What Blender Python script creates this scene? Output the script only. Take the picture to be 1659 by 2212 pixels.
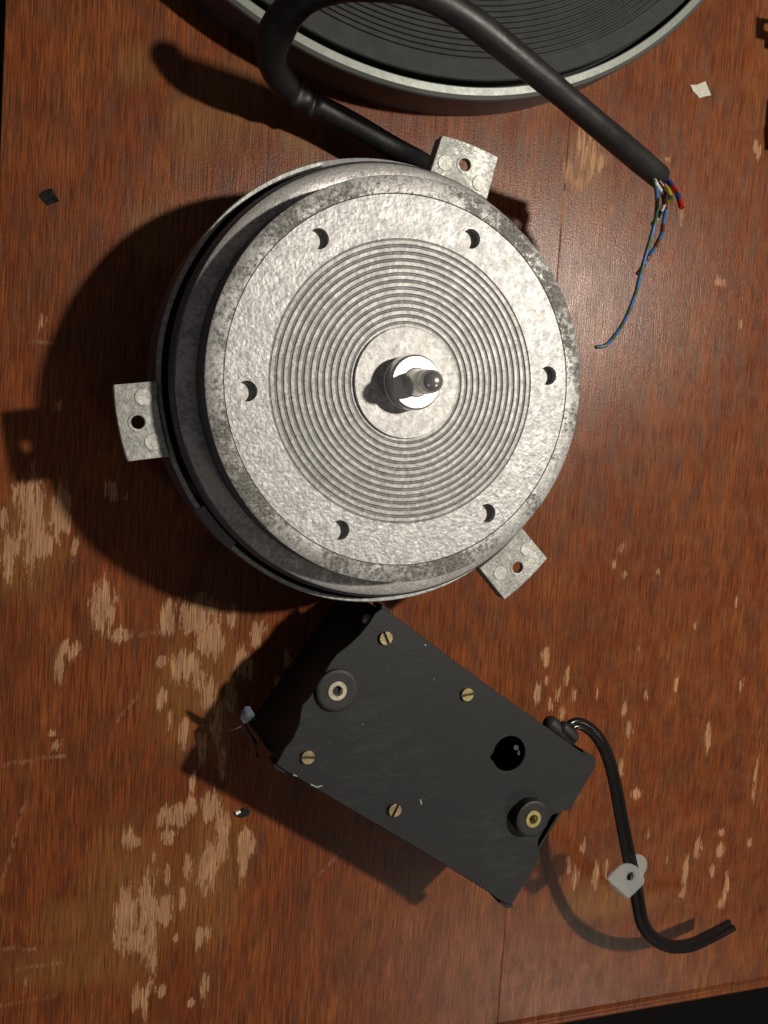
import bpy, bmesh, math, random
from mathutils import Vector, Matrix
R = math.radians
S = 0.01                      # 1 blender unit = 100 mm; everything below is written in millimetres
sc = bpy.context.scene
for o in list(bpy.data.objects): bpy.data.objects.remove(o)
C = sc.collection

# ------------------------------------------------------------------ camera (phone held above the table, tilted)
F, CX, CY, CH = 2100.0, 829.5, 1106.0, 338.6
dn = Vector((29.14 - CX, 885.84 - CY, F)).normalized(); UP = -dn
AX = (Vector((1, 0, 0)) - UP * UP.x).normalized(); AY = UP.cross(AX)
cam = bpy.data.cameras.new('camera'); co = bpy.data.objects.new('camera', cam); C.objects.link(co)
right = Vector((AX.x, AY.x, UP.x)); down = Vector((AX.y, AY.y, UP.y)); fwd = Vector((AX.z, AY.z, UP.z))
M = Matrix((right, -down, -fwd)).transposed().to_4x4(); M.translation = Vector((0, 0, CH * S))
co.matrix_world = M
cam.sensor_fit = 'VERTICAL'; cam.sensor_height = 36; cam.lens = 36 * F / 2212
cam.clip_start = 0.05; cam.clip_end = 200
sc.camera = co
def P(x, y, z=0):
    "a place on the photograph at height z (mm) -> world point in mm"
    r = right * (x - CX) + down * (y - CY) + fwd * F
    t = (z - CH) / r.z
    return Vector((r.x * t, r.y * t, z))

# ------------------------------------------------------------------ light: one warm bulb up on the right, dim room
w = bpy.data.worlds.new('World'); sc.world = w; w.use_nodes = True
bg = w.node_tree.nodes['Background']; bg.inputs[0].default_value = (1.0, 0.90, 0.84, 1); bg.inputs[1].default_value = 0.070
def lamp(name, kind, loc, power, col, size):
    l = bpy.data.lights.new(name, kind); l.energy = power; l.color = col
    o = bpy.data.objects.new(name, l); C.objects.link(o); o.location = Vector(loc) * S
    if kind == 'POINT': l.shadow_soft_size = size * S
    else:
        l.shape = 'RECTANGLE'; l.size = size[0] * S; l.size_y = size[1] * S
        d = Vector((150, -50, 0)) - Vector(loc); o.rotation_euler = d.to_track_quat('-Z', 'Y').to_euler()
    return o
lamp('ceiling_bulb', 'POINT', (566, 142, 880), 3400, (1.0, 0.91, 0.79), 22)
lamp('far_lamp', 'AREA', (846, -1040, 1075), 150, (1.0, 0.9, 0.76), (110, 110))
lamp('window_light', 'AREA', (-900, -900, 500), 38, (0.5, 0.62, 1.0), (500, 400))
sc.view_settings.view_transform = 'Standard'; sc.view_settings.look = 'None'
sc.view_settings.exposure = 0; sc.view_settings.gamma = 1
sc.render.engine = 'CYCLES'

# ------------------------------------------------------------------ helpers
def tag(o, label, cat=None, group=None, kind=None):
    if label: o['label'] = label
    if cat: o['category'] = cat
    if group: o['group'] = group
    if kind: o['kind'] = kind
    return o
def thing(name, label, cat, loc=(0, 0, 0)):
    o = bpy.data.objects.new(name, None); C.objects.link(o); o.location = Vector(loc) * S
    o.empty_display_size = 0.1
    return tag(o, label, cat)
def worldloc(o):
    v = Vector(o.location)
    while o.parent: o = o.parent; v += Vector(o.location)
    return v
def obj(name, bm, mat, parent=None, smooth=True, ang=32, bevel=0, org=None):
    "link bm (world mm) as ONE mesh object under parent; origin at org (mm, world) or the parent's origin"
    base = worldloc(parent) if parent else Vector((0, 0, 0))
    o_w = Vector(org) * S if org is not None else base.copy()
    bm.transform(Matrix.Scale(S, 4)); bm.transform(Matrix.Translation(-o_w))
    bmesh.ops.recalc_face_normals(bm, faces=bm.faces)
    me = bpy.data.meshes.new(name); bm.to_mesh(me); bm.free()
    mats = mat if isinstance(mat, (list, tuple)) else [mat]
    for m in mats: me.materials.append(m)
    if smooth:
        me.shade_smooth(); me.set_sharp_from_angle(angle=R(ang))
    o = bpy.data.objects.new(name, me); C.objects.link(o)
    if parent: o.parent = parent
    o.location = o_w - base
    if bevel:
        b = o.modifiers.new('edge', 'BEVEL'); b.width = bevel * S; b.segments = 2; b.limit_method = 'ANGLE'; b.angle_limit = R(40)
    return o
def lathe(prof, cx, cy, seg=128, bm=None, a0=None, a1=None, wob=None):
    bm = bm or bmesh.new(); full = a0 is None
    n = seg if full else seg + 1
    rings = []
    for i in range(n):
        a = 2 * math.pi * i / seg if full else a0 + (a1 - a0) * i / seg
        k = wob(a) if wob else 0
        rings.append([bm.verts.new((cx + (r + (k if r > 1 else 0)) * math.cos(a), cy + (r + (k if r > 1 else 0)) * math.sin(a), z)) for r, z in prof])
    m = n if full else n - 1
    for i in range(m):
        A, B = rings[i], rings[(i + 1) % n]
        for j in range(len(prof) - 1):
            bm.faces.new((A[j], B[j], B[j + 1], A[j + 1]))
    if not full:
        for rr in (rings[0], rings[-1]):
            try: bm.faces.new(rr)
            except ValueError: pass
    if full: bmesh.ops.remove_doubles(bm, verts=bm.verts, dist=0.0005)
    return bm
def circ(cx, cy, r, n=32): return [(cx + r * math.cos(2 * math.pi * i / n), cy + r * math.sin(2 * math.pi * i / n)) for i in range(n)]
def slab(outer, holes, z0, z1, bm=None, bottom=True):
    bm = bm or bmesh.new(); loops = []
    es = []
    for lp in [outer] + list(holes):
        v = [bm.verts.new((x, y, z1)) for x, y in lp]
        e = [bm.edges.new((v[i], v[(i + 1) % len(v)])) for i in range(len(v))]
        es += e; loops.append(v)
    f = [g for g in bmesh.ops.triangle_fill(bm, edges=es, use_beauty=True, use_dissolve=False)['geom'] if isinstance(g, bmesh.types.BMFace)]
    low = {}
    for v in loops:
        for q in v: low[q] = bm.verts.new((q.co.x, q.co.y, z0))
    if bottom:
        for g in f: bm.faces.new([low[q] for q in reversed(g.verts)])
    for v in loops:
        for i in range(len(v)):
            a, b = v[i], v[(i + 1) % len(v)]
            bm.faces.new((a, b, low[b], low[a]))
    return bm
def crom(pts, n):
    p = [Vector(q) for q in pts]; p = [p[0] * 2 - p[1]] + p + [p[-1] * 2 - p[-2]]
    out = []
    for i in range(1, len(p) - 2):
        a, b, c, d = p[i - 1:i + 3]
        for k in range(n):
            t = k / n
            out.append(0.5 * ((2 * b) + (c - a) * t + (2 * a - 5 * b + 4 * c - d) * t * t + (3 * b - a - 3 * c + d) * t ** 3))
    out.append(p[-2].copy()); return out
def sweep(path, prof, bm=None, cap=True, ref=Vector((0, 0, 1)), mat=None):
    "prof(t) -> list of (side, up) offsets in mm"
    bm = bm or bmesh.new(); rings = []
    n = len(path)
    for i, p in enumerate(path):
        t = (path[min(i + 1, n - 1)] - path[max(i - 1, 0)]).normalized()
        s = t.cross(ref).normalized(); u = s.cross(t)
        rings.append([bm.verts.new(p + s * a + u * b) for a, b in prof(i / (n - 1))])
    k = len(rings[0])
    for i in range(n - 1):
        for j in range(k):
            f = bm.faces.new((rings[i][j], rings[i][(j + 1) % k], rings[i + 1][(j + 1) % k], rings[i + 1][j]))
            if mat: f.material_index = mat((i + .5) / (n - 1))
    if cap: bm.faces.new(rings[0]); bm.faces.new(rings[-1][::-1])
    return bm
def ring(r, n=12, sx=1, sy=1): return [(r * sx * math.cos(2 * math.pi * i / n), r * sy * math.sin(2 * math.pi * i / n)) for i in range(n)]

# ------------------------------------------------------------------ materials
class N:
    def __init__(s, name):
        s.m = bpy.data.materials.new(name); s.m.use_nodes = True; s.t = s.m.node_tree; s.b = s.t.nodes['Principled BSDF']
        s.tc = s.t.nodes.new('ShaderNodeTexCoord')
    def link(s, a, b): s.t.links.new(a, b)
    def put(s, sock, v):
        if v is None: return
        if hasattr(v, 'is_output') or isinstance(v, bpy.types.NodeSocket): s.link(v, sock)
        else: sock.default_value = v
    def coord(s, scale=(1, 1, 1), loc=(0, 0, 0), rot=(0, 0, 0), src=None):
        m = s.t.nodes.new('ShaderNodeMapping'); m.inputs['Scale'].default_value = scale; m.inputs['Location'].default_value = loc; m.inputs['Rotation'].default_value = rot
        s.link(src or s.tc.outputs['Object'], m.inputs['Vector']); return m.outputs[0]
    def noise(s, co, scale=1, detail=4, rough=.55, dist=0):
        n = s.t.nodes.new('ShaderNodeTexNoise'); s.link(co, n.inputs['Vector'])
        for k, v in (('Scale', scale), ('Detail', detail), ('Roughness', rough), ('Distortion', dist)): n.inputs[k].default_value = v
        return n.outputs['Fac']
    def voro(s, co, scale=1, feat='F1', out='Distance', smooth=None):
        n = s.t.nodes.new('ShaderNodeTexVoronoi'); n.feature = feat; s.link(co, n.inputs['Vector']); n.inputs['Scale'].default_value = scale
        return n.outputs[out]
    def math(s, op, a, b=None, c=None, clamp=False):
        n = s.t.nodes.new('ShaderNodeMath'); n.operation = op; n.use_clamp = clamp
        for i, v in enumerate((a, b, c)): s.put(n.inputs[i], v)
        return n.outputs[0]
    def ramp(s, f, stops, interp='LINEAR'):
        n = s.t.nodes.new('ShaderNodeValToRGB'); n.color_ramp.interpolation = interp; e = n.color_ramp.elements
        while len(e) < len(stops): e.new(.5)
        for q, (p, c) in zip(e, stops):
            q.position = p; q.color = (c, c, c, 1) if isinstance(c, (int, float)) else (*c, 1)
        s.link(f, n.inputs[0]); return n.outputs[0]
    def mix(s, f, a, b, mode='MIX'):
        n = s.t.nodes.new('ShaderNodeMix'); n.data_type = 'RGBA'; n.blend_type = mode
        s.put(n.inputs[0], f); s.put(n.inputs[6], (*a, 1) if isinstance(a, tuple) and len(a) == 3 else a); s.put(n.inputs[7], (*b, 1) if isinstance(b, tuple) and len(b) == 3 else b)
        return n.outputs[2]
    def attr(s, name):
        n = s.t.nodes.new('ShaderNodeAttribute'); n.attribute_name = name; return n.outputs['Fac']
    def bump(s, h, strength=.3, dist=.01, prev=None):
        n = s.t.nodes.new('ShaderNodeBump'); n.inputs['Strength'].default_value = strength; n.inputs['Distance'].default_value = dist
        s.link(h, n.inputs['Height'])
        if prev: s.link(prev, n.inputs['Normal'])
        return n.outputs[0]
    def out(s, col=None, rough=None, metal=None, normal=None, spec=None, **k):
        b = s.b.inputs
        s.put(b['Base Color'], (*col, 1) if isinstance(col, tuple) and len(col) == 3 else col); s.put(b['Roughness'], rough); s.put(b['Metallic'], metal)
        s.put(b['Specular IOR Level'], spec)
        if normal: s.link(normal, b['Normal'])
        for q, v in k.items(): s.put(b[q.replace('_', ' ')], v)
        return s.m

def mat_wood():
    n = N('worn_varnished_wood')
    fib = n.noise(n.coord((250, 6.5, 1)), 1, 4, .66)
    band = n.noise(n.coord((9, .22, 1), (2, 7, 0)), 1, 4, .6)
    fib2 = n.noise(n.coord((95, 3.2, 1), (3, 1, 0)), 1, 3, .6)
    pore = n.noise(n.coord((300, 8, 1), (7, 2, 0)), 1, 2, .5)
    blot = n.noise(n.coord((4.5, 2.2, 1), (1.3, 4, 0)), 1, 5, .62, .4)
    blot2 = n.noise(n.coord((16, 6, 1), (5, 9, 0)), 1, 5, .68, .3)
    warm = n.noise(n.coord((11, 3.5, 1), (9, 1, 0)), 1, 4, .6, .2)
    cloud = n.noise(n.coord((16, 11, 1), (2, 2, 0)), 1, 5, .72)
    c = n.ramp(blot, [(.30, (.160, .040, .0125)), (.50, (.225, .060, .0165)), (.70, (.290, .090, .024))])
    c = n.mix(n.ramp(warm, [(.54, 0), (.76, .28)]), c, (.38, .130, .027))
    c = n.mix(n.ramp(band, [(.40, .55), (.56, 0)]), c, (.17, .036, .012)); c = n.mix(n.ramp(band, [(.56, 0), (.70, .35)]), c, (.22, .085, .03))
    c = n.mix(n.ramp(blot2, [(.46, 0), (.66, .72)]), c, (.105, .042, .019))
    c = n.mix(n.ramp(fib2, [(.36, .38), (.50, 0)]), c, (.095, .032, .013))
    c = n.mix(n.ramp(fib, [(.40, .78), (.54, 0)]), c, (.062, .018, .008))
    c = n.mix(n.ramp(fib, [(.58, 0), (.74, .45)]), c, (.42, .15, .045))
    c = n.mix(n.math('MULTIPLY', n.ramp(cloud, [(.45, 0), (.72, .36)]), n.attr('rubbed')), c, (.25, .11, .045))
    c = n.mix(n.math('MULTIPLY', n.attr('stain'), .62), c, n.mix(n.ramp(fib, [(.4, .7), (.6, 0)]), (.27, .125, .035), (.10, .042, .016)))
    rag = n.noise(n.coord((66, 12, 1), (11, 3, 0)), 1, 6, .72, .5); rag2 = n.noise(n.coord((150, 9, 1), (4, 3, 0)), 1, 3, .6)
    rag = n.math('ADD', n.math('MULTIPLY', n.math('SUBTRACT', rag, .5), 3.0), n.math('MULTIPLY', n.math('SUBTRACT', rag2, .5), 1.5))
    wv = n.math('ADD', n.math('SUBTRACT', n.attr('wear'), .06), rag)
    gate = n.ramp(n.attr('wear'), [(.0, 0), (.10, 1)])
    wm = n.math('MULTIPLY', n.ramp(wv, [(.44, 0), (.50, 1)]), gate)
    edge = n.math('MULTIPLY', n.ramp(wv, [(.10, 0), (.42, 1)]), gate)
    speck = n.noise(n.coord((110, 34, 1), (1, 8, 0)), 1, 3, .6)
    sm = n.ramp(n.math('ADD', speck, n.math('MULTIPLY', n.attr('rubbed'), .03)), [(.745, 0), (.775, .7)])
    wm = n.math('MAXIMUM', wm, sm)
    c = n.mix(n.math('MULTIPLY', edge, .35), c, (.20, .085, .033))
    bare = n.mix(n.ramp(fib, [(.42, .85), (.56, 0)]), (.52, .28, .14), (.17, .072, .032))
    bare = n.mix(n.ramp(blot2, [(.35, 0), (.7, .55)]), bare, (.36, .20, .11))
    c = n.mix(n.math('MULTIPLY', wm, .88), c, bare)
    c = n.mix(n.ramp(pore, [(.58, 0), (.68, .7)]), c, (.030, .010, .006))
    scr = n.attr('scratch')
    c = n.mix(n.math('MULTIPLY', n.ramp(scr, [(.15, 0), (.75, .6)]), n.ramp(speck, [(.42, 0), (.6, .8)])), c, (.36, .22, .13))
    h = n.math('ADD', n.math('MULTIPLY', fib, .6), n.math('MULTIPLY', pore, -.5))
    h = n.math('SUBTRACT', h, n.math('MULTIPLY', wm, .35))
    nb = n.bump(h, .14, .005)
    grit = n.noise(n.coord((170, 110, 1)), 1, 3, .7)
    nb = n.bump(grit, .15, .004, nb)
    gl = n.noise(n.coord((140, 90, 1), (6, 6, 0)), 1, 2, .6); nb = n.bump(n.ramp(gl, [(.67, 0), (.74, 1)]), .35, .005, nb)
    ro = n.ramp(blot2, [(.3, .19), (.7, .30)])
    ro = n.mix(wm, ro, (.62, .62, .62))
    return n.out(c, ro, 0, nb, .24)

def mat_cast(name, base=(.60, .59, .56), dark=(.16, .155, .145), oxide=0.0, metal=.55, rough=.45, hammer=0.0, fine=.25, uniform=False):
    n = N(name)
    co = n.coord()
    g = n.noise(n.coord(), 24, 5, .6)
    sp = n.voro(n.coord(), 84, 'F1', 'Color') if not uniform else None
    c = n.mix(n.ramp(g, [(.3, .22), (.65, 0)]), base, tuple(v * .66 for v in base))
    fs = n.noise(n.coord((1, 1, 1), (2, 5, 1)), 120, 3, .7); c = n.mix(n.ramp(fs, [(.36, .38), (.52, 0)]), c, tuple(v * .55 for v in base)); c = n.mix(n.ramp(fs, [(.58, 0), (.72, .35)]), c, tuple(min(1, v * 1.45) for v in base))
    if sp is not None:
        sb = n.ramp(n.math('ADD', sp, 0), [(.1, .74), (.55, .98), (.95, 1.25)])
        c = n.mix(1.0, c, sb, 'MULTIPLY')
    pit = n.noise(n.coord(), 95, 2, .5)
    c = n.mix(n.ramp(pit, [(.68, 0), (.74, .55)]), c, dark)
    ox = None
    if oxide:
        a = n.noise(n.coord((1, 1, .3), (4, 1, 0)), 6.0, 3, .55); b = n.noise(n.coord((1, 1, .3)), 62, 6, .8)
        ox = n.ramp(n.math('ADD', n.math('MULTIPLY', a, .6), n.math('MULTIPLY', b, .75)), [(.62, 0), (.71, oxide)])
        c = n.mix(ox, c, n.mix(n.ramp(fs, [(.4, 0), (.62, 1)]), tuple(v * .45 for v in dark), tuple(v * 1.8 for v in dark)))
    nb = n.bump(n.noise(n.coord(), 130, 3, .6), fine, .004)
    if hammer:
        wob = n.noise(n.coord(), 30, 2, .5)
        v = n.t.nodes.new('ShaderNodeTexVoronoi'); v.feature = 'SMOOTH_F1'; v.inputs['Scale'].default_value = 76; v.inputs['Smoothness'].default_value = .22
        mv = n.t.nodes.new('ShaderNodeVectorMath'); mv.operation = 'MULTIPLY_ADD'
        nn = n.t.nodes.new('ShaderNodeTexNoise'); nn.inputs['Scale'].default_value = 40; n.link(co, nn.inputs['Vector'])
        n.link(nn.outputs['Color'], mv.inputs[0]); mv.inputs[1].default_value = (.02, .02, .02); n.link(co, mv.inputs[2]); n.link(mv.outputs[0], v.inputs['Vector'])
        nb = n.bump(v.outputs['Distance'], hammer, .012, nb)
    ro = n.ramp(g, [(.3, rough + .06), (.7, rough - .02)])
    me = metal
    if ox is not None: ro = n.mix(ox, ro, (.75, .75, .75)); me = n.math('MULTIPLY', n.math('SUBTRACT', 1.0, n.math('MULTIPLY', ox, .8)), metal)
    return n.out(c, ro, me, nb)
def mat_plain(name, col, rough=.5, metal=0, spec=.5, grain=0, gs=60, var=0, **k):
    n = N(name); c = col
    if var:
        g = n.noise(n.coord(), gs * .35, 4, .6)
        c = n.mix(n.ramp(g, [(.3, 0), (.7, 1)]), tuple(v * (1 - var) for v in col), tuple(min(1, v * (1 + var)) for v in col))
    nb = n.bump(n.noise(n.coord(), gs, 3, .6), grain, .004) if grain else None
    return n.out(c, rough, metal, nb, spec, **k)

WOOD = mat_wood()
M_FACE = mat_cast('hammered_aluminium', base=(.415, .42, .42), hammer=.09, metal=.45, rough=.47)
M_RING = mat_cast('oxidised_aluminium', base=(.48, .48, .47), dark=(.12, .118, .105), oxide=.92, metal=.5, rough=.5)
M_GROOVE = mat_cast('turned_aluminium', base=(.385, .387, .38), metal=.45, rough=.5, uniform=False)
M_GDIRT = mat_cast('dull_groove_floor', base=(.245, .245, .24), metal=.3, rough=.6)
M_HUB = mat_cast('bright_cast_aluminium', base=(.56, .56, .55), metal=.35, rough=.52)
M_LUG = mat_cast('grey_cast_zinc', base=(.40, .41, .385), dark=(.12, .12, .11), oxide=.35, metal=.45, rough=.42)
M_SKIRT = mat_cast('turned_dull_steel', base=(.13, .128, .135), dark=(.05, .05, .055), oxide=.3, metal=.55, rough=.42, uniform=True)
M_SHOULD = mat_cast('turned_pale_shoulder', base=(.60, .59, .58), dark=(.15, .14, .13), oxide=.5, metal=.78, rough=.42, uniform=True)
M_RIMTOP = mat_cast('pale_rim_edge', base=(.38, .40, .38), metal=.4, rough=.45)
M_HOUSING = mat_plain('dark_grey_housing', (.10, .10, .11), .5, .5, grain=.2, var=.3)
M_CAVITY = mat_plain('cavity_shade', (.006, .006, .007), .8)  # near-black colour paints the shade inside recesses and openings
M_STEEL = mat_plain('polished_steel', (.72, .70, .68), .22, .88, grain=.03, gs=20)
M_TURN = mat_plain('faced_steel', (.92, .91, .9), .42, .6, grain=.1, gs=40)
M_PLATWALL = mat_plain('purple_grey_platter_side', (.050, .048, .054), .45, .05, grain=.1, gs=40, var=.12)
M_PLATRIM = mat_cast('satin_platter_rim', base=(.20, .222, .20), dark=(.11, .115, .10), metal=.3, rough=.42, fine=.06, uniform=True)
M_PLATBEV = mat_plain('dull_bevel', (.12, .13, .12), .5, .4, grain=.1)
M_MAT = mat_plain('black_rubber_mat', (.026, .0285, .028), .66, 0, .3, grain=.25, gs=50, var=.25)
def mat_sleeve():
    n = N('black_sleeve'); a = n.noise(n.coord(), 7, 4, .65); b = n.noise(n.coord(), 60, 4, .7)
    c = n.mix(n.ramp(n.math('MULTIPLY', a, b), [(.28, 0), (.45, .35)]), (.011, .011, .0115), (.04, .039, .037))
    nb = n.bump(n.noise(n.coord(), 9, 2, .5), .12, .03); nb = n.bump(b, .2, .004, nb)
    return n.out(c, n.ramp(a, [(.3, .36), (.7, .56)]), 0, nb, .5)
M_PVC = mat_sleeve()
M_CORD = mat_plain('glossy_black_flex', (.008, .007, .007), .20, 0, .55, grain=.04, gs=12)
M_RUBBER = mat_plain('black_rubber', (.017, .017, .018), .55, 0, .4, grain=.2, gs=70, var=.3)
M_BRASS = mat_plain('brass', (.50, .42, .20), .38, .85, grain=.25, gs=50, var=.18)
M_BRASSD = mat_plain('tarnished_brass', (.36, .29, .17), .45, .75, grain=.3, gs=60, var=.35)
M_PALE = mat_plain('pale_plated_brass', (.62, .58, .45), .38, .8, grain=.3, gs=50, var=.25)
def mat_boxpaint():
    n = N('scuffed_black_paint')
    a = n.noise(n.coord((1, 1, 1)), 2.2, 4, .6); s = n.noise(n.coord((3, 12, 1), (0, 0, 0), (0, 0, .7)), 3, 6, .75)
    dust = n.ramp(n.math('MULTIPLY', a, s), [(.27, 0), (.48, .26)])
    c = n.mix(dust, (.0145, .0165, .018), (.085, .083, .078))
    f = n.noise(n.coord(), 70, 2, .5); c = n.mix(n.ramp(f, [(.775, 0), (.80, .7)]), c, (.25, .25, .24))
    return n.out(c, n.ramp(s, [(.3, .44), (.7, .56)]), 0, n.bump(n.noise(n.coord(), 160, 2, .6), .25, .003), .32)
M_BOX = mat_boxpaint()
nn_ = N('translucent_nylon'); nn_.out((.55, .61, .61), .35, 0, nn_.bump(nn_.noise(nn_.coord(), 14, 3), .15, .01), .5)
_t = nn_.t; _tr = _t.nodes.new('ShaderNodeBsdfTransparent'); _tl = _t.nodes.new('ShaderNodeBsdfTranslucent'); _tl.inputs[0].default_value = (.75, .82, .82, 1)
_m1 = _t.nodes.new('ShaderNodeMixShader'); _m1.inputs[0].default_value = .45; _m2 = _t.nodes.new('ShaderNodeMixShader'); _m2.inputs[0].default_value = .5
_t.links.new(nn_.b.outputs[0], _m1.inputs[1]); _t.links.new(_tl.outputs[0], _m1.inputs[2]); _t.links.new(_m1.outputs[0], _m2.inputs[1]); _t.links.new(_tr.outputs[0], _m2.inputs[2])
_t.links.new(_m2.outputs[0], _t.nodes['Material Output'].inputs['Surface']); M_NYLON = nn_.m
M_CHIP = mat_plain('bare_metal_chip', (.30, .33, .34), .5, .2)
M_PAPER = mat_plain('cream_paper', (.86, .86, .78), .8, 0, .2, grain=.1)
M_SCRAP = mat_plain('black_scrap_plastic', (.006, .006, .008), .5, 0, .3)
M_TAPE = mat_plain('tape_blue_sheen', (.16, .19, .24), .3, 0, .6, var=.3)  # bluish tint puts the room light reflected by the tape into its colour
M_FLOOR = mat_plain('dark_floor', (.0012, .0012, .0012), .9, var=.3)

# ------------------------------------------------------------------ table of three boards with a lipped front edge
TH = R(-4.15); eu = Vector((math.cos(TH), math.sin(TH), 0)); ev = Vector((-math.sin(TH), math.cos(TH), 0))
O = eu * -6.7 + ev * -246.8
table = thing('table', 'worn reddish brown wooden table with chipped varnish under everything', 'table', O)
table.rotation_euler = (0, 0, TH)
def tuv(px, py):
    q = P(px, py, 0) - O; return q.dot(eu), q.dot(ev)
WEAR = [(71,1130,26,105),(130,1110,22,60),(20,1200,18,60),(45,1065,20,30),(222,1310,30,55),(262,1372,20,18),(150,1402,26,22),(130,1440,12,36),
 (360,1340,18,40),(430,1330,46,44),(455,1385,30,42),(400,1440,34,34),(350,1430,12,14),(430,1470,14,26),(240,1060,17,22),(272,1075,8,8),(126,880,7,14),
 (367,1556,7,22),(397,1584,13,32),(417,1690,6,32),(378,1762,34,26),(414,1740,16,20),(456,1738,20,36),(480,1810,16,60),(450,1872,22,58),(278,1815,15,28),
 (292,1820,14,10),(363,1806,18,16),(333,1853,6,14),(528,1830,16,42),(549,1828,8,16),(525,1880,8,34),(270,1990,24,76),(318,1970,22,86),(300,2030,40,28),(357,1965,22,36),
 (330,2072,10,60),(430,2022,9,24),(448,2016,9,20),(381,2028,7,10),(294,2155,10,28),(349,2140,12,14),(314,2163,7,44),(413,2167,10,10),(441,2135,9,32),
 (405,1877,9,30),(361,1893,7,26),(393,1937,9,26),(111,1584,8,8),(121,1611,9,12),(440,1620,8,34),(470,1560,14,50),(500,1500,14,40),(452,1500,16,40),(520,1430,14,40),
 (558,1370,16,30),(350,1510,10,26),
 (1529,1593,8,32),(1632,1684,4,46),(1375,1715,9,14),(1341,1660,6,22),(1358,1576,8,20),(1243,1894,7,28),(1226,1870,7,18),(1287,1894,7,30),(1310,1877,5,20),
 (1480,1887,6,46),(1471,1931,8,9),(1508,1833,8,22),(1557,1798,8,8),(1557,1836,10,16),(1568,1921,6,36),(1557,1953,10,11),(1400,1800,4,14),(1440,1855,4,10),
 (1273,345,22,52),(1255,300,7,40),(1298,352,12,20),(1227,373,11,26),(1215,454,5,40),(1315,454,8,15),(1472,465,7,20),(1250,400,16,16),
 (1640,330,6,16),(1632,317,5,14),(1160,1496,9,26),(1180,1470,6,12),(1215,1540,6,18),(1205,1500,5,16),(1350,1530,5,16),(1460,1480,5,16),(1290,1500,4,14),(1600,700,5,12),
 (92,695,5,22),(155,448,6,4),(1440,345,8,5),(1205,1650,4,12),(1600,1480,5,14),(1555,610,14,8),(600,1490,8,30),(1342,1185,6,14),(1325,1220,5,12),(1420,1237,5,10),(1350,1240,4,10),(1180,1420,10,22),(1225,1460,7,20),(1240,1500,6,18),(1190,1520,6,16),(1380,1400,4,12),(1590,1300,4,12),(1500,1350,4,10),(1395,1500,5,14),(1620,1820,5,12),(1540,1880,5,16),(1260,1830,5,16),(500,1330,12,24),(540,1440,10,26),(480,1650,8,34),(430,1610,6,24),(100,1180,14,30),(160,1180,8,26),(8,1120,10,24),(620,1420,10,20)]
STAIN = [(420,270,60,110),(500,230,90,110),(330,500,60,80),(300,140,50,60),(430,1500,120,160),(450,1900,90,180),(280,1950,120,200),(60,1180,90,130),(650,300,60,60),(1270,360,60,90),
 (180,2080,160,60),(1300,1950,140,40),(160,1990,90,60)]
SCR = [((225,1378),(340,1368)),((340,1368),(352,1364)),((0,1654),(72,1642)),((72,1642),(140,1632)),((0,2049),(84,2050)),((35,2096),(130,2079)),((50,2150),(57,2110)),((0,2170),(125,2150)),
 ((690,1890),(745,1830)),((745,1830),(772,1790)),((250,1560),(300,1500)),((560,430),(700,424)),((0,1920),(55,1730)),((60,740),(110,742))]
def fall(u, v, lst):
    m = 0
    for (a, b, ra, rb) in lst:
        du = (u - a) / ra; dv = (v - b) / rb
        if abs(du) < 1.7 and abs(dv) < 1.7:
            d = math.sqrt(du * du + dv * dv); m = max(m, 1.18 - .62 * d * d if d < 1.38 else 0)
    return max(0, m)
def prep(lst):
    out = []
    for (x, y, rx, ry) in lst:
        a = tuv(x, y); b = tuv(x + rx, y); c = tuv(x, y + ry)
        out.append((a[0], a[1], abs(b[0] - a[0]), abs(c[1] - a[1])))
    return out
wearL, stainL = prep(WEAR), prep(STAIN)
scrL = [(Vector(tuv(*a)), Vector(tuv(*b))) for a, b in SCR]
VB, VT = 6.9, 700
from mathutils.kdtree import KDTree
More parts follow.
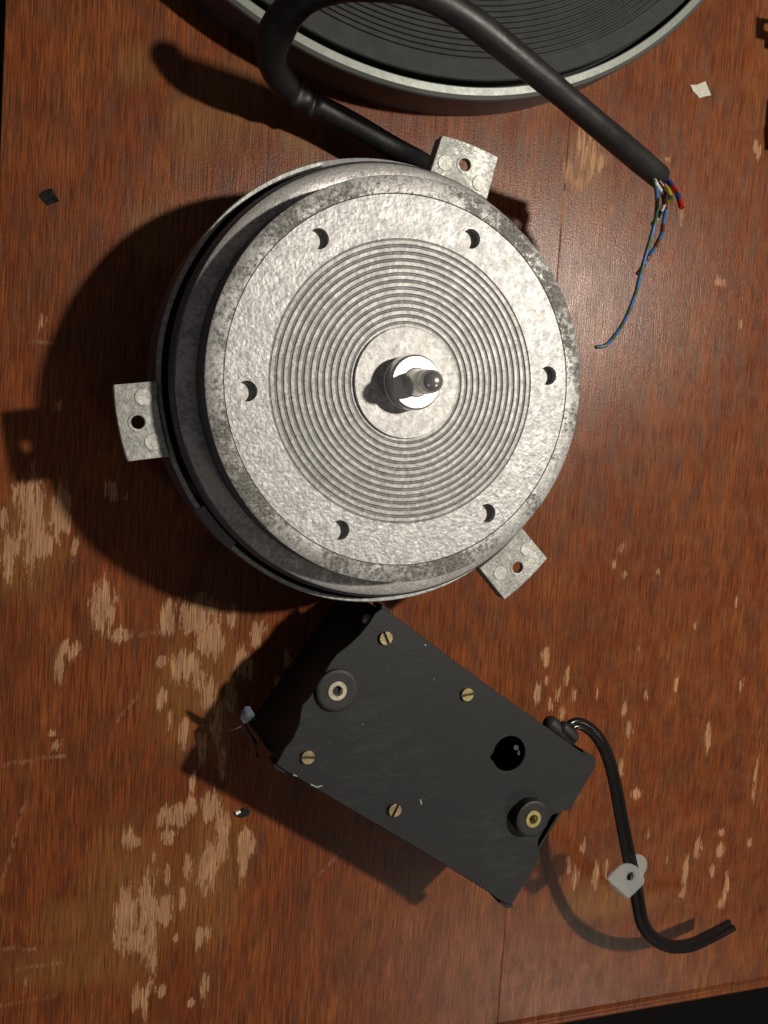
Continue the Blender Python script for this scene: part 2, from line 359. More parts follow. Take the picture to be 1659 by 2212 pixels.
def board(u0, u1, dz):
    bm = bmesh.new()
    la = bm.verts.layers.float.new('wear'); ls = bm.verts.layers.float.new('stain'); lr = bm.verts.layers.float.new('rubbed'); lc = bm.verts.layers.float.new('scratch')
    us = [u0 + .035, u0 + .35]; x = u0 + 1.4
    while x < min(u1, 345) - 1: us.append(x); x += 1.15
    if u1 > 345: us += [380, u1 - .35, u1 - .035] if u1 > 400 else [u1 - .35, u1 - .035]
    else: us += [u1 - .35, u1 - .035]
    vs = []; y = VB
    while y < 445: vs.append(y); y += 1.25
    vs += [500, 600, VT]
    nu, nv = len(us), len(vs)
    W = [[0.0] * nu for _ in range(nv)]; T = [[0.0] * nu for _ in range(nv)]; K = [[0.0] * nu for _ in range(nv)]
    import bisect
    def stamp(A, lst, k):
        for (a, b, ra, rb) in lst:
            i0 = bisect.bisect_left(us, a - k * ra); i1 = bisect.bisect_right(us, a + k * ra)
            j0 = bisect.bisect_left(vs, b - k * rb); j1 = bisect.bisect_right(vs, b + k * rb)
            for j in range(j0, j1):
                for i in range(i0, i1):
                    d2 = ((us[i] - a) / ra) ** 2 + ((vs[j] - b) / rb) ** 2
                    q = .95 - .5 * d2
                    if q > A[j][i]: A[j][i] = q
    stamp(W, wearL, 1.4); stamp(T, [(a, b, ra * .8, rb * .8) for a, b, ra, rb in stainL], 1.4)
    for a, b in scrL:
        d = b - a; L2 = d.length_squared
        i0 = bisect.bisect_left(us, min(a.x, b.x) - 2); i1 = bisect.bisect_right(us, max(a.x, b.x) + 2)
        j0 = bisect.bisect_left(vs, min(a.y, b.y) - 2); j1 = bisect.bisect_right(vs, max(a.y, b.y) + 2)
        for j in range(j0, j1):
            for i in range(i0, i1):
                q = Vector((us[i], vs[j])); t = max(0, min(1, (q - a).dot(d) / L2)); r = (q - a - d * t).length
                K[j][i] = max(K[j][i], 1 - r / .95)
    grid = []
    for j, v in enumerate(vs):
        row = []
        for i, u in enumerate(us):
            z = dz - (.07 if i in (0, nu - 1) else 0)
            q = bm.verts.new((u, v, z)); q[la] = W[j][i]; q[ls] = T[j][i]; q[lc] = K[j][i]
            q[lr] = max(0, min(1, .35 + (u - 160) / 160)); row.append(q)
        grid.append(row)
    for j in range(nv - 1):
        for i in range(nu - 1): bm.faces.new((grid[j][i], grid[j][i + 1], grid[j + 1][i + 1], grid[j + 1][i]))
    # sides and underside
    bl = [bm.verts.new((u, v, -18)) for u, v in ((us[0], VB), (us[-1], VB), (us[-1], VT), (us[0], VT))]
    bm.faces.new([g[0] for g in grid][::-1] + [bl[0], bl[3]]); bm.faces.new([g[-1] for g in grid] + [bl[2], bl[1]])
    bm.faces.new(grid[0] + [bl[1], bl[0]]); bm.faces.new(grid[-1][::-1] + [bl[3], bl[2]]); bm.faces.new(bl)
    bm.transform(Matrix.Scale(S, 4)); me = bpy.data.meshes.new('plank'); bm.to_mesh(me); bm.free(); me.materials.append(WOOD)
    o = bpy.data.objects.new('plank', me); C.objects.link(o); o.parent = table; return o
board(0, 85.3, 0); board(85.3, 203.3, -.03); board(203.3, 420, -.01)
# front lip: a slim moulding along the bottom edge
bm = bmesh.new()
prof = [(6.6, -.4), (6.3, -.05), (5.4, -.25), (4.2, -.9), (3.3, -.7), (2.0, -.35), (.9, -.9), (.25, -2.2), (0, -4.5), (0, -18), (6.6, -18)]
us = [i * 15 for i in range(29)]
rows = [[bm.verts.new((u, v, z)) for v, z in prof] for u in us]
for a, b in zip(rows[:-1], rows[1:]):
    for j in range(len(prof)): bm.faces.new((a[j], b[j], b[(j + 1) % len(prof)], a[(j + 1) % len(prof)]))
bm.faces.new(rows[0]); bm.faces.new(rows[-1][::-1]); bmesh.ops.recalc_face_normals(bm, faces=bm.faces)
bm.transform(Matrix.Scale(S, 4)); me = bpy.data.meshes.new('edge_strip'); bm.to_mesh(me); bm.free(); me.materials.append(WOOD); me.shade_smooth(); me.set_sharp_from_angle(angle=R(50))
o = bpy.data.objects.new('edge_strip', me); C.objects.link(o); o.parent = table
bm = bmesh.new(); q = [bm.verts.new((x, y, -720)) for x, y in ((-3000, -3000), (3000, -3000), (3000, 3000), (-3000, 3000))]; bm.faces.new(q)
fl = obj('floor', bm, M_FLOOR, smooth=False); fl['kind'] = 'structure'

# ------------------------------------------------------------------ turntable motor
MX, MY, MZ = 109.57, 8.01, 68.3
motor = thing('turntable_motor', 'round cast aluminium motor with three lugs, concentric grooves and a steel spindle', 'motor', (MX, MY, 0))
pol = lambda r, a: (MX + r * math.cos(R(a)), MY + r * math.sin(R(a)))
# rotor body: skirt with a shoulder
body = obj('rotor', lathe([(40, 66), (40, 58), (58.6, 58), (59.6, 67.9), (60, 67.6), (60, 62.6), (59.6, 62.2), (59.6, 61.6), (60.1, 61.2), (60.2, 56.2), (65.7, 55.0), (66.4, 54.6), (67.1, 53.6), (67.25, 52.4), (67.25, 49.2), (66.8, 48.8), (66.7, 46.6), (66.0, 45.3), (58, 45.2)], MX, MY, 180), M_SKIRT, motor)
obj('shoulder_ring', lathe([(60.15, 56.3), (60.3, 56.9), (61.2, 57.0), (65.0, 56.5), (65.9, 56.0), (66.15, 55.5), (66.1, 54.9)], MX, MY, 180), M_SHOULD, motor)
# outer rim ring of the face, with a fine step to the hammered zone
obj('rim_ring', lathe([(54.75, 67.4), (54.75, 68.12), (54.95, 68.3), (59.5, 68.3), (59.95, 68.05), (59.9, 67.0)], MX, MY, 180), M_RING, motor)
holes = [(48.4, 123.6), (48.0, 64.1), (48.2, 3.3), (48.4, -55.7), (48.0, -115.9), (48.2, -176.8)]
outer = circ(MX, MY, 54.55, 160); inner = circ(MX, MY, 42.05, 160)
hl = [circ(*pol(r, a), 2.95, 28) for r, a in holes]
plate = obj('hammered_face', slab(outer, [inner] + hl, 64.4, 68.22, bottom=False), M_FACE, motor, ang=40)
for r, a in holes:
    x, y = pol(r, a)
    obj('hole_floor', slab(circ(x, y, 2.93, 24), [], 64.2, 65.2), M_HUB, plate, org=(x, y, 63.2), smooth=False)
# grooved zone
prof = [(42.0, 66.5), (42.0, 67.9)]
r = 41.55; k = 0
while r > 18.6:
    prof += [(r, 67.95), (r - .14, 68.1), (r - 1.12, 68.12), (r - 1.26, 67.95), (r - 1.42, 67.72), (r - 1.82, 67.74)]
    r -= 2.02; k += 1
prof += [(r, 67.98), (16.3, 67.98)]
gm = lathe(prof, MX, MY, 180)
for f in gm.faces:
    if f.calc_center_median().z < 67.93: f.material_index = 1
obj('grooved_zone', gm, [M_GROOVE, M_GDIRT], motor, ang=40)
hub = obj('hub_disc', lathe([(16.5, 67.6), (16.5, 68.75), (16.3, 68.95), (0, 68.95)], MX, MY, 96), M_HUB, motor)
sp = obj('spindle_collar', lathe([(8.05, 68.9), (8.05, 70.6), (7.95, 70.75), (7.95, 71.0), (8.05, 71.15), (8.05, 75.3), (7.4, 76.15), (7.35, 76.15)], MX, MY, 72), M_STEEL, motor, ang=26)
obj('spindle_pin', lathe([(4.35, 76.2), (4.05, 76.45), (3.72, 77.2), (3.6, 78.5), (3.6, 83.8), (3.45, 84.2), (3.42, 86.2), (3.25, 87.6), (2.8, 88.8), (2.0, 89.8), (1.0, 90.35), (0, 90.5)], MX, MY, 72), M_STEEL, sp, ang=26)
obj('collar_face', lathe([(7.36, 76.0), (7.34, 76.2), (4.3, 76.2), (4.2, 76)], MX, MY, 72), M_TURN, sp, ang=26)
# stator rim: runs from the cable gap round the left to the lower lug
a0, a1 = R(105.8), R(360 - 44)
rimp = [(68.6, 20), (68.6, 46.3), (68.8, 46.75), (69.8, 46.75), (70.12, 46.3), (70.12, 44.8)]
obj('stator_rim', lathe(rimp, MX, MY, 150, a0=a0, a1=a1, wob=lambda a: .1 * math.sin(a * 9)), M_RIMTOP, motor)
obj('base_housing', lathe([(64.3, 47.5), (64.3, 24), (68.5, 24), (68.5, 44.5), (70.05, 44.7), (70.05, 30), (70.0, 24), (69, 16), (64, 8.5), (52, 3.5), (47, 3), (47, 0), (0, 0)], MX, MY, 150), M_HOUSING, motor)
# flat bridge piece in the lower left of the rim
bm = lathe([(67.6, 40), (67.6, 46.9), (67.8, 47.1), (70.2, 47.1), (70.45, 46.8), (70.45, 38), (68.5, 38)], MX, MY, 14, a0=R(-147.4), a1=R(-134.5))
obj('rim_bridge', bm, mat_plain('slate_bridge', (.16, .155, .165), .45, .4, grain=.15), motor, ang=30)
def inset(pts, d):
    c = sum((Vector((p[0], p[1])) for p in pts), Vector((0, 0))) / len(pts); out = []
    n = len(pts)
    for i in range(n):
        p = Vector(pts[i][:2]); a = (p - Vector(pts[i - 1][:2])).normalized(); b = (Vector(pts[(i + 1) % n][:2]) - p).normalized()
        na = Vector((a.y, -a.x)); nb = Vector((b.y, -b.x)); m = (na + nb).normalized(); k = d / max(.3, m.dot(na))
        s = 1 if (p - c).dot(m) < 0 else -1
        out.append((p.x + m.x * k * s, p.y + m.y * k * s))
    return out
# three lugs
def lug(px, rivets, hole):
    pts = [P(x, y, 48.4) for x, y in px]
    ctr = P(*hole, 48.4)
    out = []
    n = len(pts)
    for i in range(n):                                   # gently arc the edges that follow the rim
        a, b = pts[i], pts[(i + 1) % n]; m = 8 if i in (1, 3) else 1
        for j in range(m):
            q = a.lerp(b, j / m)
            if m > 1:
                ra = Vector((a.x - MX, a.y - MY)).length; rb = Vector((b.x - MX, b.y - MY)).length
                d = Vector((q.x - MX, q.y - MY)); d = d.normalized() * (ra + (rb - ra) * j / m); q = Vector((MX + d.x, MY + d.y, 0))
            out.append((q.x, q.y))
    h = circ(ctr.x, ctr.y, 1.95, 24)
    o = obj('mounting_lug', slab(out, [h], 46.2, 48.4), M_LUG, motor, ang=30, bevel=.3, org=(ctr.x, ctr.y, 48.4))
    obj('lug_skirt', slab(inset(out, .25), [inset(out, 1.4)], 42.6, 46.25), M_LUG, o, ang=30)
    obj('hole_boss', lathe([(2.05, 48.3), (2.05, 48.62), (2.3, 48.66), (2.85, 48.62), (3.0, 48.3)], ctr.x, ctr.y, 28), M_LUG, o)
    for x, y in rivets:
        q = P(x, y, 48.6)
        obj('rivet_mark', lathe([(0, 48.62), (2.35, 48.66), (2.5, 48.55), (2.52, 48.1)], q.x, q.y, 26), M_HUBG, o)
    return o
M_HUBG = mat_cast('pale_zinc_pad', base=(.50, .50, .47), metal=.4, rough=.5)
lug([(244.5, 831), (340, 823), (368, 986), (276, 997)][0:1] + [(340, 823), (367, 986), (275, 997)], [(310, 858), (331, 955)], (298, 912))
lug([(1077, 339), (1052, 432), (928, 375), (955, 291)], [(962, 352), (1036, 396)], (1004, 356))
lug([(1090, 1296), (1035, 1227), (1127, 1139), (1183, 1206)], [(1081, 1238), (1139, 1186)], (1118, 1226))

# thick sleeved lead and its five wires
cp = [(935, 372, 20), (905, 352, 18), (860, 326, 15), (800, 291, 14), (740, 258, 13.5), (690, 232, 14.5), (655, 214, 16), (620, 185, 20), (592, 142, 27), (590, 95, 36), (613, 40, 46), (664, -4, 56), (732, -27, 65), (805, -30, 74), (900, -16, 78), (1000, 33, 77), (1100, 110, 74), (1200, 192, 70), (1300, 277, 64), (1370, 336, 58), (1424, 382, 52)]
path = crom([P(*q) for q in cp], 12)
def sleeve(t):
    i = t * (len(cp) - 1)
    r = 4.0 + .08 * math.sin(i * 1.7)
    sx = sy = 1.0
    sx += .10 * math.sin(i * 2.1) * .3
    for c0, wd, dx, dy in ((6.5, .26, .16, -.36), (5.5, .22, .2, -.34), (7.6, .6, .12, -.1), (9.2, 1.6, .38, .0), (17.2, .15, 0, -.06)):
        g = math.exp(-((i - c0) / wd) ** 2); sx += dx * g; sy += dy * g
    return ring(r, 28, sx, sy)
cable = obj('cable_sleeve', sweep(path, sleeve, cap=False), M_PVC, motor, ang=60)
end = path[-1]; tdir = (path[-1] - path[-3]).normalized()
bm = sweep([end - tdir * 8, end - tdir * 1.2], lambda t: ring(3.75, 20)); obj('sleeve_core', bm, M_CAVITY, cable)
def wire(pts, zs, cols, cuts, r):
    p3 = [P(x, y, z) for (x, y), z in zip([(1261.8 + .22317 * a, 301.7 + .22317 * b) for a, b in pts], zs)]
    pp = crom([end - tdir * 5 + (p3[0] - end) * .3] + p3, 10)
    def mi(t):
        for i, c in enumerate(cuts):
            if t < c: return i % len(cols)
        return len(cuts) % len(cols)
    return obj('wire', sweep(pp, lambda t: ring(r, 10), mat=mi), cols, cable, ang=60)
W = lambda nm, c: mat_plain(nm, c, .32, 0, .5)
red, blu, yel, grn, blk, wht, brn, ltb = W('red_insulation', (.42, .012, .01)), W('blue_insulation', (.02, .055, .20)), W('yellow_insulation', (.45, .34, .02)), W('green_insulation', (.03, .10, .05)), W('black_insulation', (.008, .008, .008)), W('white_insulation', (.5, .5, .52)), W('brown_insulation', (.09, .025, .012)), W('light_blue_insulation', (.03, .13, .33))
tag(wire([(762, 342), (820, 410), (880, 490), (915, 560), (945, 660)], [53, 55, 58, 61, 63], [red, blu], [.34, .52, .72, .86], .95), 'red wire with blue bands')
tag(wire([(722, 385), (765, 435), (810, 490), (838, 560), (832, 600)], [52, 54, 57, 59, 60], [yel, blu, yel, grn], [.24, .48, .78], .85), 'yellow wire with blue bands')
tag(wire([(700, 430), (755, 520), (772, 620), (735, 710), (690, 780), (655, 822)], [56, 55, 53, 51, 50, 50], [wht, blk, wht, blk, wht, brn], [.34, .50, .62, .76, .93], .72), 'white wire with black bands')
tag(wire([(780, 480), (792, 600), (785, 710), (762, 830), (752, 910), (720, 970), (680, 1050), (625, 1130), (590, 1200), (545, 1260), (512, 1300)], [55, 53, 51, 50, 49, 48, 47, 46, 46, 45, 45], [brn, ltb, brn, ltb, brn, ltb, brn, ltb, brn], [.24, .35, .43, .53, .63, .70, .80, .87], .72), 'brown wire with light blue bands')
tag(wire([(690, 440), (706, 600), (692, 760), (650, 930), (600, 1100), (545, 1300), (500, 1480), (440, 1640), (380, 1770), (300, 1890), (205, 1990), (112, 2008)], [56, 54, 52, 51, 50, 49, 48, 47, 46, 45, 44, 44], [grn, ltb], [.1, .15, .28, .34, .40, .46, .50, .56, .60, .66, .70, .75, .79, .83, .87, .91, .94, .97], .70), 'long green and blue banded wire')

# ------------------------------------------------------------------ turntable platter at the top
PX, PY = 143.96, 252.11
plat = thing('turntable_platter', 'large round platter with a pale metal rim and ribbed black rubber mat', 'turntable platter', (PX, PY, 0))
obj('platter_body', lathe([(0, 2), (140, 2), (143.6, 0), (144.8, .8), (144.85, 18.9), (144.5, 19.3)], PX, PY, 256), M_PLATWALL, plat)
obj('rim_bevel', lathe([(144.5, 19.2), (144.55, 19.5), (143.45, 20.25), (143.3, 20.2)], PX, PY, 256), M_PLATBEV, plat)
obj('metal_rim', lathe([(143.4, 20.0), (143.3, 20.28), (140.9, 20.55), (140.6, 20.4)], PX, PY, 256), M_PLATRIM, plat)
obj('rim_recess', lathe([(140.6, 20.15), (140.55, 15), (120, 15)], PX, PY, 256), M_CAVITY, plat)
mp = [(138.9, 15.2), (138.9, 21.4), (138.5, 21.9), (132.6, 22)]
r = 132.3
while r > 75:
    mp += [(r, 22), (r - .25, 21.3), (r - 1.0, 21.3), (r - 1.25, 22)]; r -= 1.9
mp += [(r, 22), (0, 22)]
obj('ribbed_mat', lathe(mp, PX, PY, 256), M_MAT, plat, ang=25)

# ------------------------------------------------------------------ black component box
BZ = 42.0
pc = [P(827, 1314, BZ), P(1286, 1646, BZ), P(1104, 1956, BZ), P(596, 1652, BZ)]
bc = P(940, 1640, 0)
box = thing('component_box', 'black painted metal box with slotted brass screws and two rubber grommets', 'electrical box', (bc.x, bc.y, 0))
def q2(l, z=BZ): return [(P(x, y, z).x, P(x, y, z).y) for x, y in l]
top = [(827, 1313), (809, 1326), (795, 1349), (777, 1371), (757, 1390), (730, 1411), (712, 1433), (692, 1470), (666, 1510), (652, 1524), (646, 1563), (633, 1594), (617, 1613), (600, 1645), (597, 1651), (603, 1657),
       (760, 1750), (930, 1850), (1060, 1930), (1072, 1941), (1093, 1953), (1102, 1955), (1108, 1950), (1169, 1849), (1163, 1836), (1163, 1815), (1192, 1762), (1216, 1753), (1233, 1749), (1240, 1735), (1284, 1660), (1287, 1648), (1280, 1641), (1050, 1478), (835, 1318)]
hc = P(1100, 1628.4, BZ)
hole = circ(hc.x, hc.y, 6.35, 40)
# the little key notch on the left of the round opening
hole = [((hc.x + (x - hc.x) * (1.16 if 175 < (math.degrees(math.atan2(y - hc.y, x - hc.x)) % 360) < 190 else 1)), y) for x, y in hole]
plate = obj('cover_plate', slab(q2(top), [hole], BZ - 1.1, BZ), M_BOX, box, ang=30, bevel=.3, org=(bc.x, bc.y, BZ - 1.1))
# tray walls: open inside, so that the opening and the notch show a cavity coloured dark as shade
o1 = [P(829, 1316, BZ), P(1286, 1648, BZ), P(1103, 1953, BZ), P(597, 1650, BZ)]; o1 = [(p.x, p.y) for p in o1]
oo = inset(o1, .4); ii = inset(o1, 1.5)
bm = slab(oo, [ii], 0.0, BZ - 1.15)
obj('tray_wall', bm, M_BOX, box, ang=30, bevel=.25, org=(bc.x, bc.y, 0))
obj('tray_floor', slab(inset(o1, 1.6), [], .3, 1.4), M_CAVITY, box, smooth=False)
# folded corner tabs of the tray that peek out beyond the plate
def tab(p, z=BZ - .9, h=8, nm='corner_tab'):
    obj(nm, slab(q2(p, z), [], z - h, z), M_BOX, box, bevel=.15, smooth=False)
tab([(592, 1652), (598, 1648), (618, 1664), (615, 1671), (594, 1661)])
tab([(1084, 1944), (1110, 1957), (1104, 1962), (1092, 1962), (1078, 1951)])
tab([(1262, 1622), (1284, 1634), (1287, 1643), (1280, 1646), (1256, 1630)])
tab([(826, 1306), (845, 1320), (840, 1327), (822, 1314)])
M_SLOT = mat_plain('slot_shade', (.05, .035, .018), .6, .3)  # screw slot floors coloured dark to stand for the shade in the slot
# slotted screws
def screw(x, y, ang, mat, z=BZ):
    c = P(x, y, z + 1.2); r = 2.25; wd = .48; bm = bmesh.new()
    for s in (1, -1):
        a0 = math.asin(wd / r); pts = [(r * math.cos(a0 + (math.pi - 2 * a0) * i / 16), s * r * math.sin(a0 + (math.pi - 2 * a0) * i / 16)) for i in range(17)]
        ca, sa = math.cos(R(ang)), math.sin(R(ang))
        slab([(c.x + a * ca - b * sa, c.y + a * sa + b * ca) for a, b in pts], [], z + .02, z + 1.2, bm)
    nf = len(bm.faces); slab(circ(c.x, c.y, r - .08, 28), [], z + .01, z + .5, bm)
    bm.faces.ensure_lookup_table()
    for f in bm.faces[nf:]: f.material_index = 1
    return obj('screw', bm, [mat, M_SLOT], box, ang=30, bevel=.18, org=(c.x, c.y, z))
tag(screw(834.6, 1379, -68, M_BRASSD), 'tarnished brass screw at the upper corner')
tag(screw(1010.8, 1501, 4, M_BRASS), 'bright brass screw')
tag(screw(666, 1636.8, -8, M_BRASSD), 'tarnished brass screw at the left corner')
tag(screw(854, 1751, 62, M_BRASSD), 'tarnished brass screw on the lower side')
for l in ([(672, 1693), (684, 1699), (696, 1696), (697, 1698), (685, 1702), (671, 1696)], [(634, 1672), (643, 1676), (642, 1678), (633, 1675)], [(907, 1726), (910, 1728), (912, 1737), (909, 1738)], [(918, 1391), (921, 1393), (920, 1396), (917, 1394)]):
    obj('paint_chip', slab(q2(l, BZ + .12), [], BZ - .02, BZ + .12), M_CHIP, plate, smooth=False, org=(P(*l[0], BZ).x, P(*l[0], BZ).y, BZ))
# rubber grommets with threaded bushings
def grommet(x, y, rr, h, br, m, lab):
    c = P(x, y, BZ + h)
    g = obj('grommet', lathe([(3.0, BZ - 2.5), (rr - 1.3, BZ - 2.5), (rr - 1.3, BZ - .2), (rr - .1, BZ + .05), (rr, BZ + .3), (rr, BZ + h - .25), (rr - .35, BZ + h), (rr - 1.2, BZ + h + .02), (rr - 2.4, BZ + h - .02), (br + .1, BZ + h - .05), (br + .1, BZ + 1)], c.x, c.y, 56), M_RUBBER, box, ang=50, org=(c.x, c.y, BZ))
    b = obj('bushing', lathe([(br, BZ - 4), (br, BZ + h + .15), (br - .2, BZ + h + .3), (br * .55, BZ + h + .3), (br * .50, BZ + h - .1), (br * .47, BZ + h - .5), (br * .52, BZ + h - .9), (br * .46, BZ + h - 1.3), (br * .52, BZ + h - 1.7), (br * .46, BZ + h - 2.1), (br * .46, BZ - 4)], c.x, c.y, 40), m, g, ang=30)
    return tag(g, lab)
grommet(729, 1492.7, 7.1, 1.5, 3.3, M_PALE, 'rubber grommet with a pale bushing')
grommet(1151.8, 1769.5, 6.6, 4.2, 3.15, M_BRASS, 'rubber grommet with a brass bushing')
# what shows inside the round opening: a bundled stub with two cut tails
st = obj('inner_terminal', lathe([(0, 33), (1.9, 33), (2.1, 32.5), (2.1, 2)], P(1090, 1622, 30).x, P(1090, 1622, 30).y, 24), M_RUBBER, box)
for x, y in ((1115, 1615), (1123, 1626)):
    p = P(x, y, 39.8); obj('cut_tail', sweep([P(1085, 1620, 25), P(1100, 1619, 32), p], lambda t: ring(.95, 10)), mat_plain('cut_wire_end', (.03, .02, .015), .6, 0) if x > 1120 else mat_plain('grey_wire_end', (.02, .02, .019), .6), box)
# rivet on the dark end wall
ra = P(780, 1325, 38); nrm = Vector((pc[0].y - pc[3].y, -(pc[0].x - pc[3].x), 0)).normalized() * -1
bm = lathe([(2.0, 0), (1.9, .5), (1.3, 1.0), (0, 1.25)], 0, 0, 24)
bm.transform(nrm.to_track_quat('Z', 'Y').to_matrix().to_4x4()); ra = ra
wl = Vector((oo[0][0], oo[0][1], 0)).lerp(Vector((oo[3][0], oo[3][1], 0)), .085)
bm.transform(Matrix.Translation(Vector((wl.x, wl.y, 34)) ))
obj('rivet', bm, mat_plain('dull_zinc_rivet', (.5, .55, .5), .4, .5), box)
# torn tape curling from the end wall
def curl(name, pts, mat, parent, th=.25):
    bm = bmesh.new(); rows = [[bm.verts.new(P(*a)) for a in r] for r in pts]
    for a, b in zip(rows[:-1], rows[1:]):
        for j in range(len(a) - 1): bm.faces.new((a[j], a[j + 1], b[j + 1], b[j]))
    bmesh.ops.subdivide_edges(bm, edges=bm.edges, cuts=2, use_grid_fill=True, smooth=.6)
    bmesh.ops.solidify(bm, geom=bm.faces[:], thickness=th)
    return obj(name, bm, mat, parent, ang=60)
curl('torn_tape', [[(522, 1536, 24), (530, 1526, 27), (540, 1526, 27)], [(520, 1550, 22), (534, 1545, 25), (549, 1541, 24)], [(526, 1562, 20), (537, 1558, 20), (554, 1552, 20)]], M_TAPE, box)
curl('torn_tape', [[(526, 1563, 20), (532, 1563, 14)], [(516, 1571, 20), (514, 1568, 10)], [(503, 1576, 18), (497, 1570, 9)], [(494, 1580, 16), (492, 1576, 10)]], M_TAPE, box)
curl('torn_tape', [[(527, 1563, 21), (530, 1563, 14)], [(534, 1583, 24), (537, 1580, 14)], [(549, 1606, 26), (554, 1602, 18)], [(560, 1638, 24), (552, 1634, 18)]], M_SCRAP, box)
# strain relief and twin flex
def capsule(a, b, r, nm, mat, parent):
    a, b = Vector(a), Vector(b); d = (b - a); n = 10; pp = []; rr = []
    for i in range(n + 1): t = math.pi / 2 * i / n; pp.append(a - d.normalized() * r * math.cos(t)); rr.append(max(.02, r * math.sin(t)))
    for i in range(n + 1): t = math.pi / 2 * i / n; pp.append(b + d.normalized() * r * math.sin(t)); rr.append(max(.02, r * math.cos(t)))
    bm = bmesh.new(); m = len(pp) - 1
    sweep(pp, lambda t: ring(rr[int(round(t * m))], 20), bm); return obj(nm, bm, mat, parent, ang=70)
capsule(P(1190, 1564, 30), P(1226, 1596, 30), 3.1, 'strain_relief', M_RUBBER, box)
capsule(P(1218, 1572, 31.5), P(1236, 1590, 31.5), 2.5, 'strain_relief_collar', M_RUBBER, box)
cordp = [(1226, 1590, 31), (1230, 1572, 32), (1243, 1563, 32), (1262, 1567, 32), (1285, 1585, 32), (1303, 1612, 32), (1317, 1646, 33), (1329, 1695, 34), (1341, 1760, 35), (1351, 1812, 36), (1361, 1862, 37), (1373, 1915, 36), (1380, 1958, 34), (1389, 1996, 31), (1411, 2026, 28), (1449, 2044, 25), (1493, 2041, 22), (1537, 2021, 19.5), (1580, 1998, 17.5)]
cpth = crom([P(*q) for q in cordp], 9)
def twin(t):
    r = 1.34; k = 1.42; g = min(1, max(0, (t - .14) / .12)); k = 1.0 + (k - 1.0) * g
    tw = R(18) * math.sin(t * 7) + (R(42) * max(0, (t - .7) / .3))
    pts = []
    for i in range(11): a = -math.pi * .86 + 2 * math.pi * .86 * i / 10; pts.append((k + r * math.cos(a), r * math.sin(a)))
    for i in range(11): a = math.pi * .14 + 2 * math.pi * .86 * i / 10; pts.append((-k + r * math.cos(a), r * math.sin(a)))
    ca, sa = math.cos(tw), math.sin(tw)
    return [(a * ca - b * sa, a * sa + b * ca) for a, b in pts]
cord = obj('power_cord', sweep(cpth, twin), M_CORD, box, ang=50)
ep = cpth[-1]; ed = (cpth[-1] - cpth[-2]).normalized()
for s in (1, -1):
    sd = ed.cross(Vector((0, 0, 1))).normalized(); tw = R(18) * math.sin(7) + R(42); upv = sd.cross(ed)
    c0 = ep + (sd * math.cos(tw) + upv * math.sin(tw)) * 1.42 * s
    obj('copper_core', sweep([c0 - ed * .5, c0 + ed * .18], lambda t: ring(.6, 10)), mat_plain('copper', (.35, .16, .07), .4, .8) if s > 0 else bpy.data.materials['copper'], cord)

# ------------------------------------------------------------------ nylon clip on the flex
D5 = lambda a, b: (1261.8 + .2394 * a, 1755.5 + .2394 * b)
clip = thing('cable_clip', 'translucent white nylon cable clip folded round the black twin flex', 'cable clip', P(1362, 1893, 36))
A_, B_ = P(*D5(207, 602), 41.5), P(*D5(402, 778), 41.5)
topl = [D5(*q) for q in ((207, 602), (262, 540), (318, 490), (352, 470), (392, 462), (432, 466), (475, 486), (512, 520), (536, 560), (546, 605), (540, 638), (516, 668), (460, 724), (402, 778))]
hcl = P(*D5(420, 577), 41.5)
lf = obj('upper_leaf', slab([(P(*q, 41.5).x, P(*q, 41.5).y) for q in topl], [circ(hcl.x, hcl.y, 1.75, 24)], 40.6, 41.6), M_NYLON, clip, ang=30, bevel=.22)
hr = Vector((B_.x - A_.x, B_.y - A_.y, 0)); ax = hr.normalized(); outv = Vector((ax.y, -ax.x, 0))
cc = P(*D5(400, 560), 41.5)
if (Vector((cc.x, cc.y, 0)) - Vector((A_.x, A_.y, 0))).dot(outv) > 0: outv = -outv
bm = bmesh.new(); rows = []
for i in range(13):
    a = math.pi / 2 - math.pi * i / 12; rows.append([(Vector((A_.x, A_.y, 38.0)) + ax * hr.length * s + outv * math.cos(a) * 3.4 * .35 + Vector((0, 0, math.sin(a) * 3.1))) for s in (0.55, .75, .96)])
vr = [[bm.verts.new(p) for p in r] for r in rows]
for a, b in zip(vr[:-1], vr[1:]):
    for j in range(2): bm.faces.new((a[j], a[j + 1], b[j + 1], b[j]))
bmesh.ops.solidify(bm, geom=bm.faces[:], thickness=.9)
obj('fold', bm, M_NYLON, clip, ang=60)
lc = P(*D5(472, 492), 35.0); low = []
dirv = Vector((lc.x - (A_.x + B_.x) / 2, lc.y - (A_.y + B_.y) / 2)); dirv.normalize(); base_a = math.atan2(dirv.y, dirv.x)
A2 = A_.lerp(B_, .55)
low = [(A2.x, A2.y)] + [(lc.x + 5.0 * math.cos(base_a + R(95) - R(190) * i / 22), lc.y + 5.0 * math.sin(base_a + R(95) - R(190) * i / 22)) for i in range(23)] + [(B_.x, B_.y)]
if (Vector(low[1]) - Vector(low[0])).length > (Vector(low[23]) - Vector(low[0])).length: low = [low[0]] + low[1:24][::-1] + [low[-1]]
obj('lower_leaf', slab(low, [], 34.2, 35.0), M_NYLON, clip, ang=30, bevel=.2)

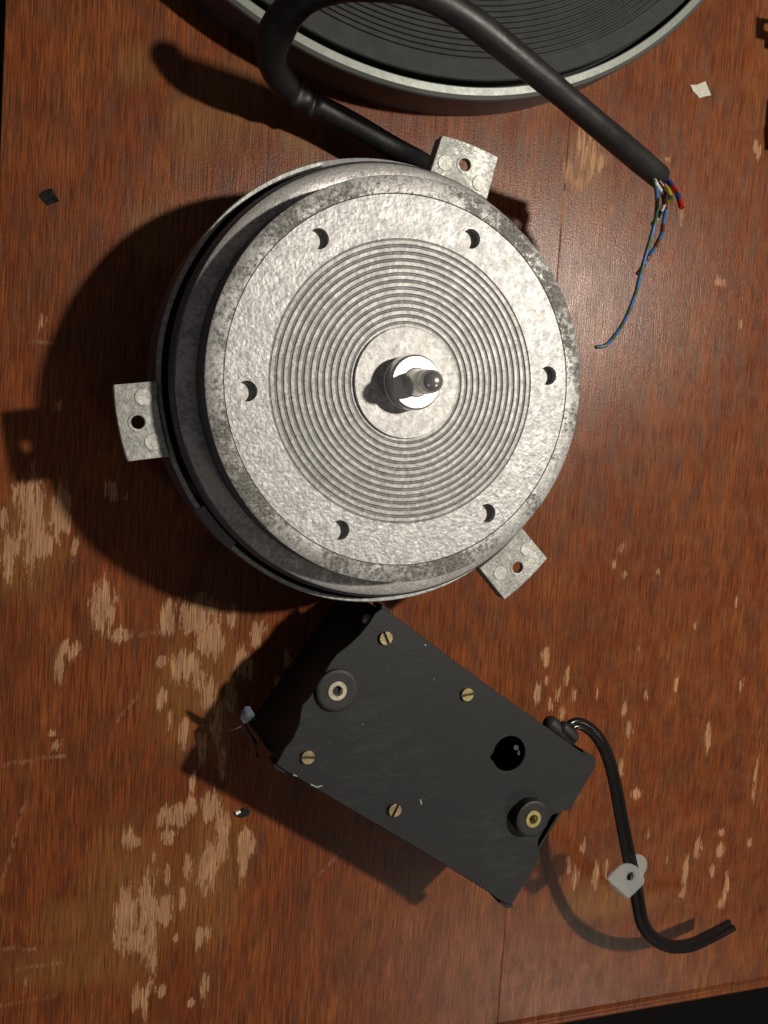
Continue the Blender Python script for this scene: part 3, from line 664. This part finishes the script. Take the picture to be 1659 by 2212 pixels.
# ------------------------------------------------------------------ scraps on the table
def scrap(name, label, cat, pts, zs, mat):
    bm = bmesh.new(); vs = [bm.verts.new(P(x, y, z)) for (x, y), z in zip(pts, zs)]
    c = bm.verts.new(P(sum(p[0] for p in pts) / len(pts), sum(p[1] for p in pts) / len(pts), .35))
    for i in range(len(vs)): bm.faces.new((vs[i], vs[(i + 1) % len(vs)], c))
    bmesh.ops.solidify(bm, geom=bm.faces[:], thickness=-.22)
    cw = P(sum(p[0] for p in pts) / len(pts), sum(p[1] for p in pts) / len(pts), 0)
    return tag(obj(name, bm, mat, None, smooth=False, org=cw), label, cat)
K3 = lambda a, b: (a * .3307, b * .3307)
scrap('tape_scrap', 'small black scrap with torn corners lying alone left of the motor', 'scrap', [K3(255, 1272), K3(292, 1240), K3(342, 1229), K3(356, 1262), K3(370, 1290), K3(388, 1312), K3(345, 1330), K3(315, 1342), K3(285, 1318)], [.42, .35, .42, .33, .36, .5, .33, .36, .34], M_SCRAP)
K6 = lambda a, b: (1371.6 + .1736 * a, .1736 * b)
scrap('paper_scrap', 'small cream paper scrap lying right of the platter', 'scrap', [K6(690, 1055), K6(770, 1055), K6(878, 1012), K6(905, 1080), K6(950, 1185), K6(870, 1200), K6(800, 1220), K6(772, 1180), K6(725, 1135)], [.4, .35, .42, .36, .4, .35, .4, .34, .36], M_PAPER)
K5 = lambda a, b: (.397 * a, 1536 + .397 * b)
chip = thing('scrap_chip', 'tiny black chip with a white tip lying below the box shadow', 'scrap', P(524, 1757, 0))
def patch(nm, pts, z, mat, par):
    return obj(nm, slab([(P(x, y, z).x, P(x, y, z).y) for x, y in pts], [], .1, z), mat, par, bevel=.12, smooth=False)
patch('dark_chip', [K5(1310, 545), K5(1325, 530), K5(1350, 527), K5(1362, 545), K5(1355, 567), K5(1335, 575), K5(1318, 582), K5(1290, 575), K5(1285, 562)], .9, M_SCRAP, chip)
patch('white_tip', [K5(1281, 552), K5(1306, 542), K5(1312, 552), K5(1287, 568)], 1.2, M_PAPER, chip)

# ------------------------------------------------------------------ bracket just outside the right edge; its shadow reaches the frame
t = thing('metal_bracket', 'grey slotted bracket standing just beyond the upper right table area', 'bracket', (304, 150, 0))
obj('slotted_arm', slab([(298.7, 161), (298.9, 152.8), (303.3, 152.5), (303.4, 149.4), (316, 149), (318, 161)], [[(302.4, 158.5), (302.9, 159.1), (311, 159.2), (311, 156.4), (302.9, 156.3), (302.4, 156.9)]], 18, 20), M_LUG, t, bevel=.2, org=(308, 155, 18))
obj('slotted_arm', slab([(305.8, 129.3), (305.2, 119.2), (304.7, 117.7), (305.6, 109.7), (318, 109), (318, 129.5)], [], 18, 20), M_LUG, t, bevel=.2, org=(308, 120, 18))
obj('back_plate', slab([(318.05, 108), (320, 108), (320, 162), (318.05, 162)], [], 0, 21), M_LUG, t, bevel=.2)
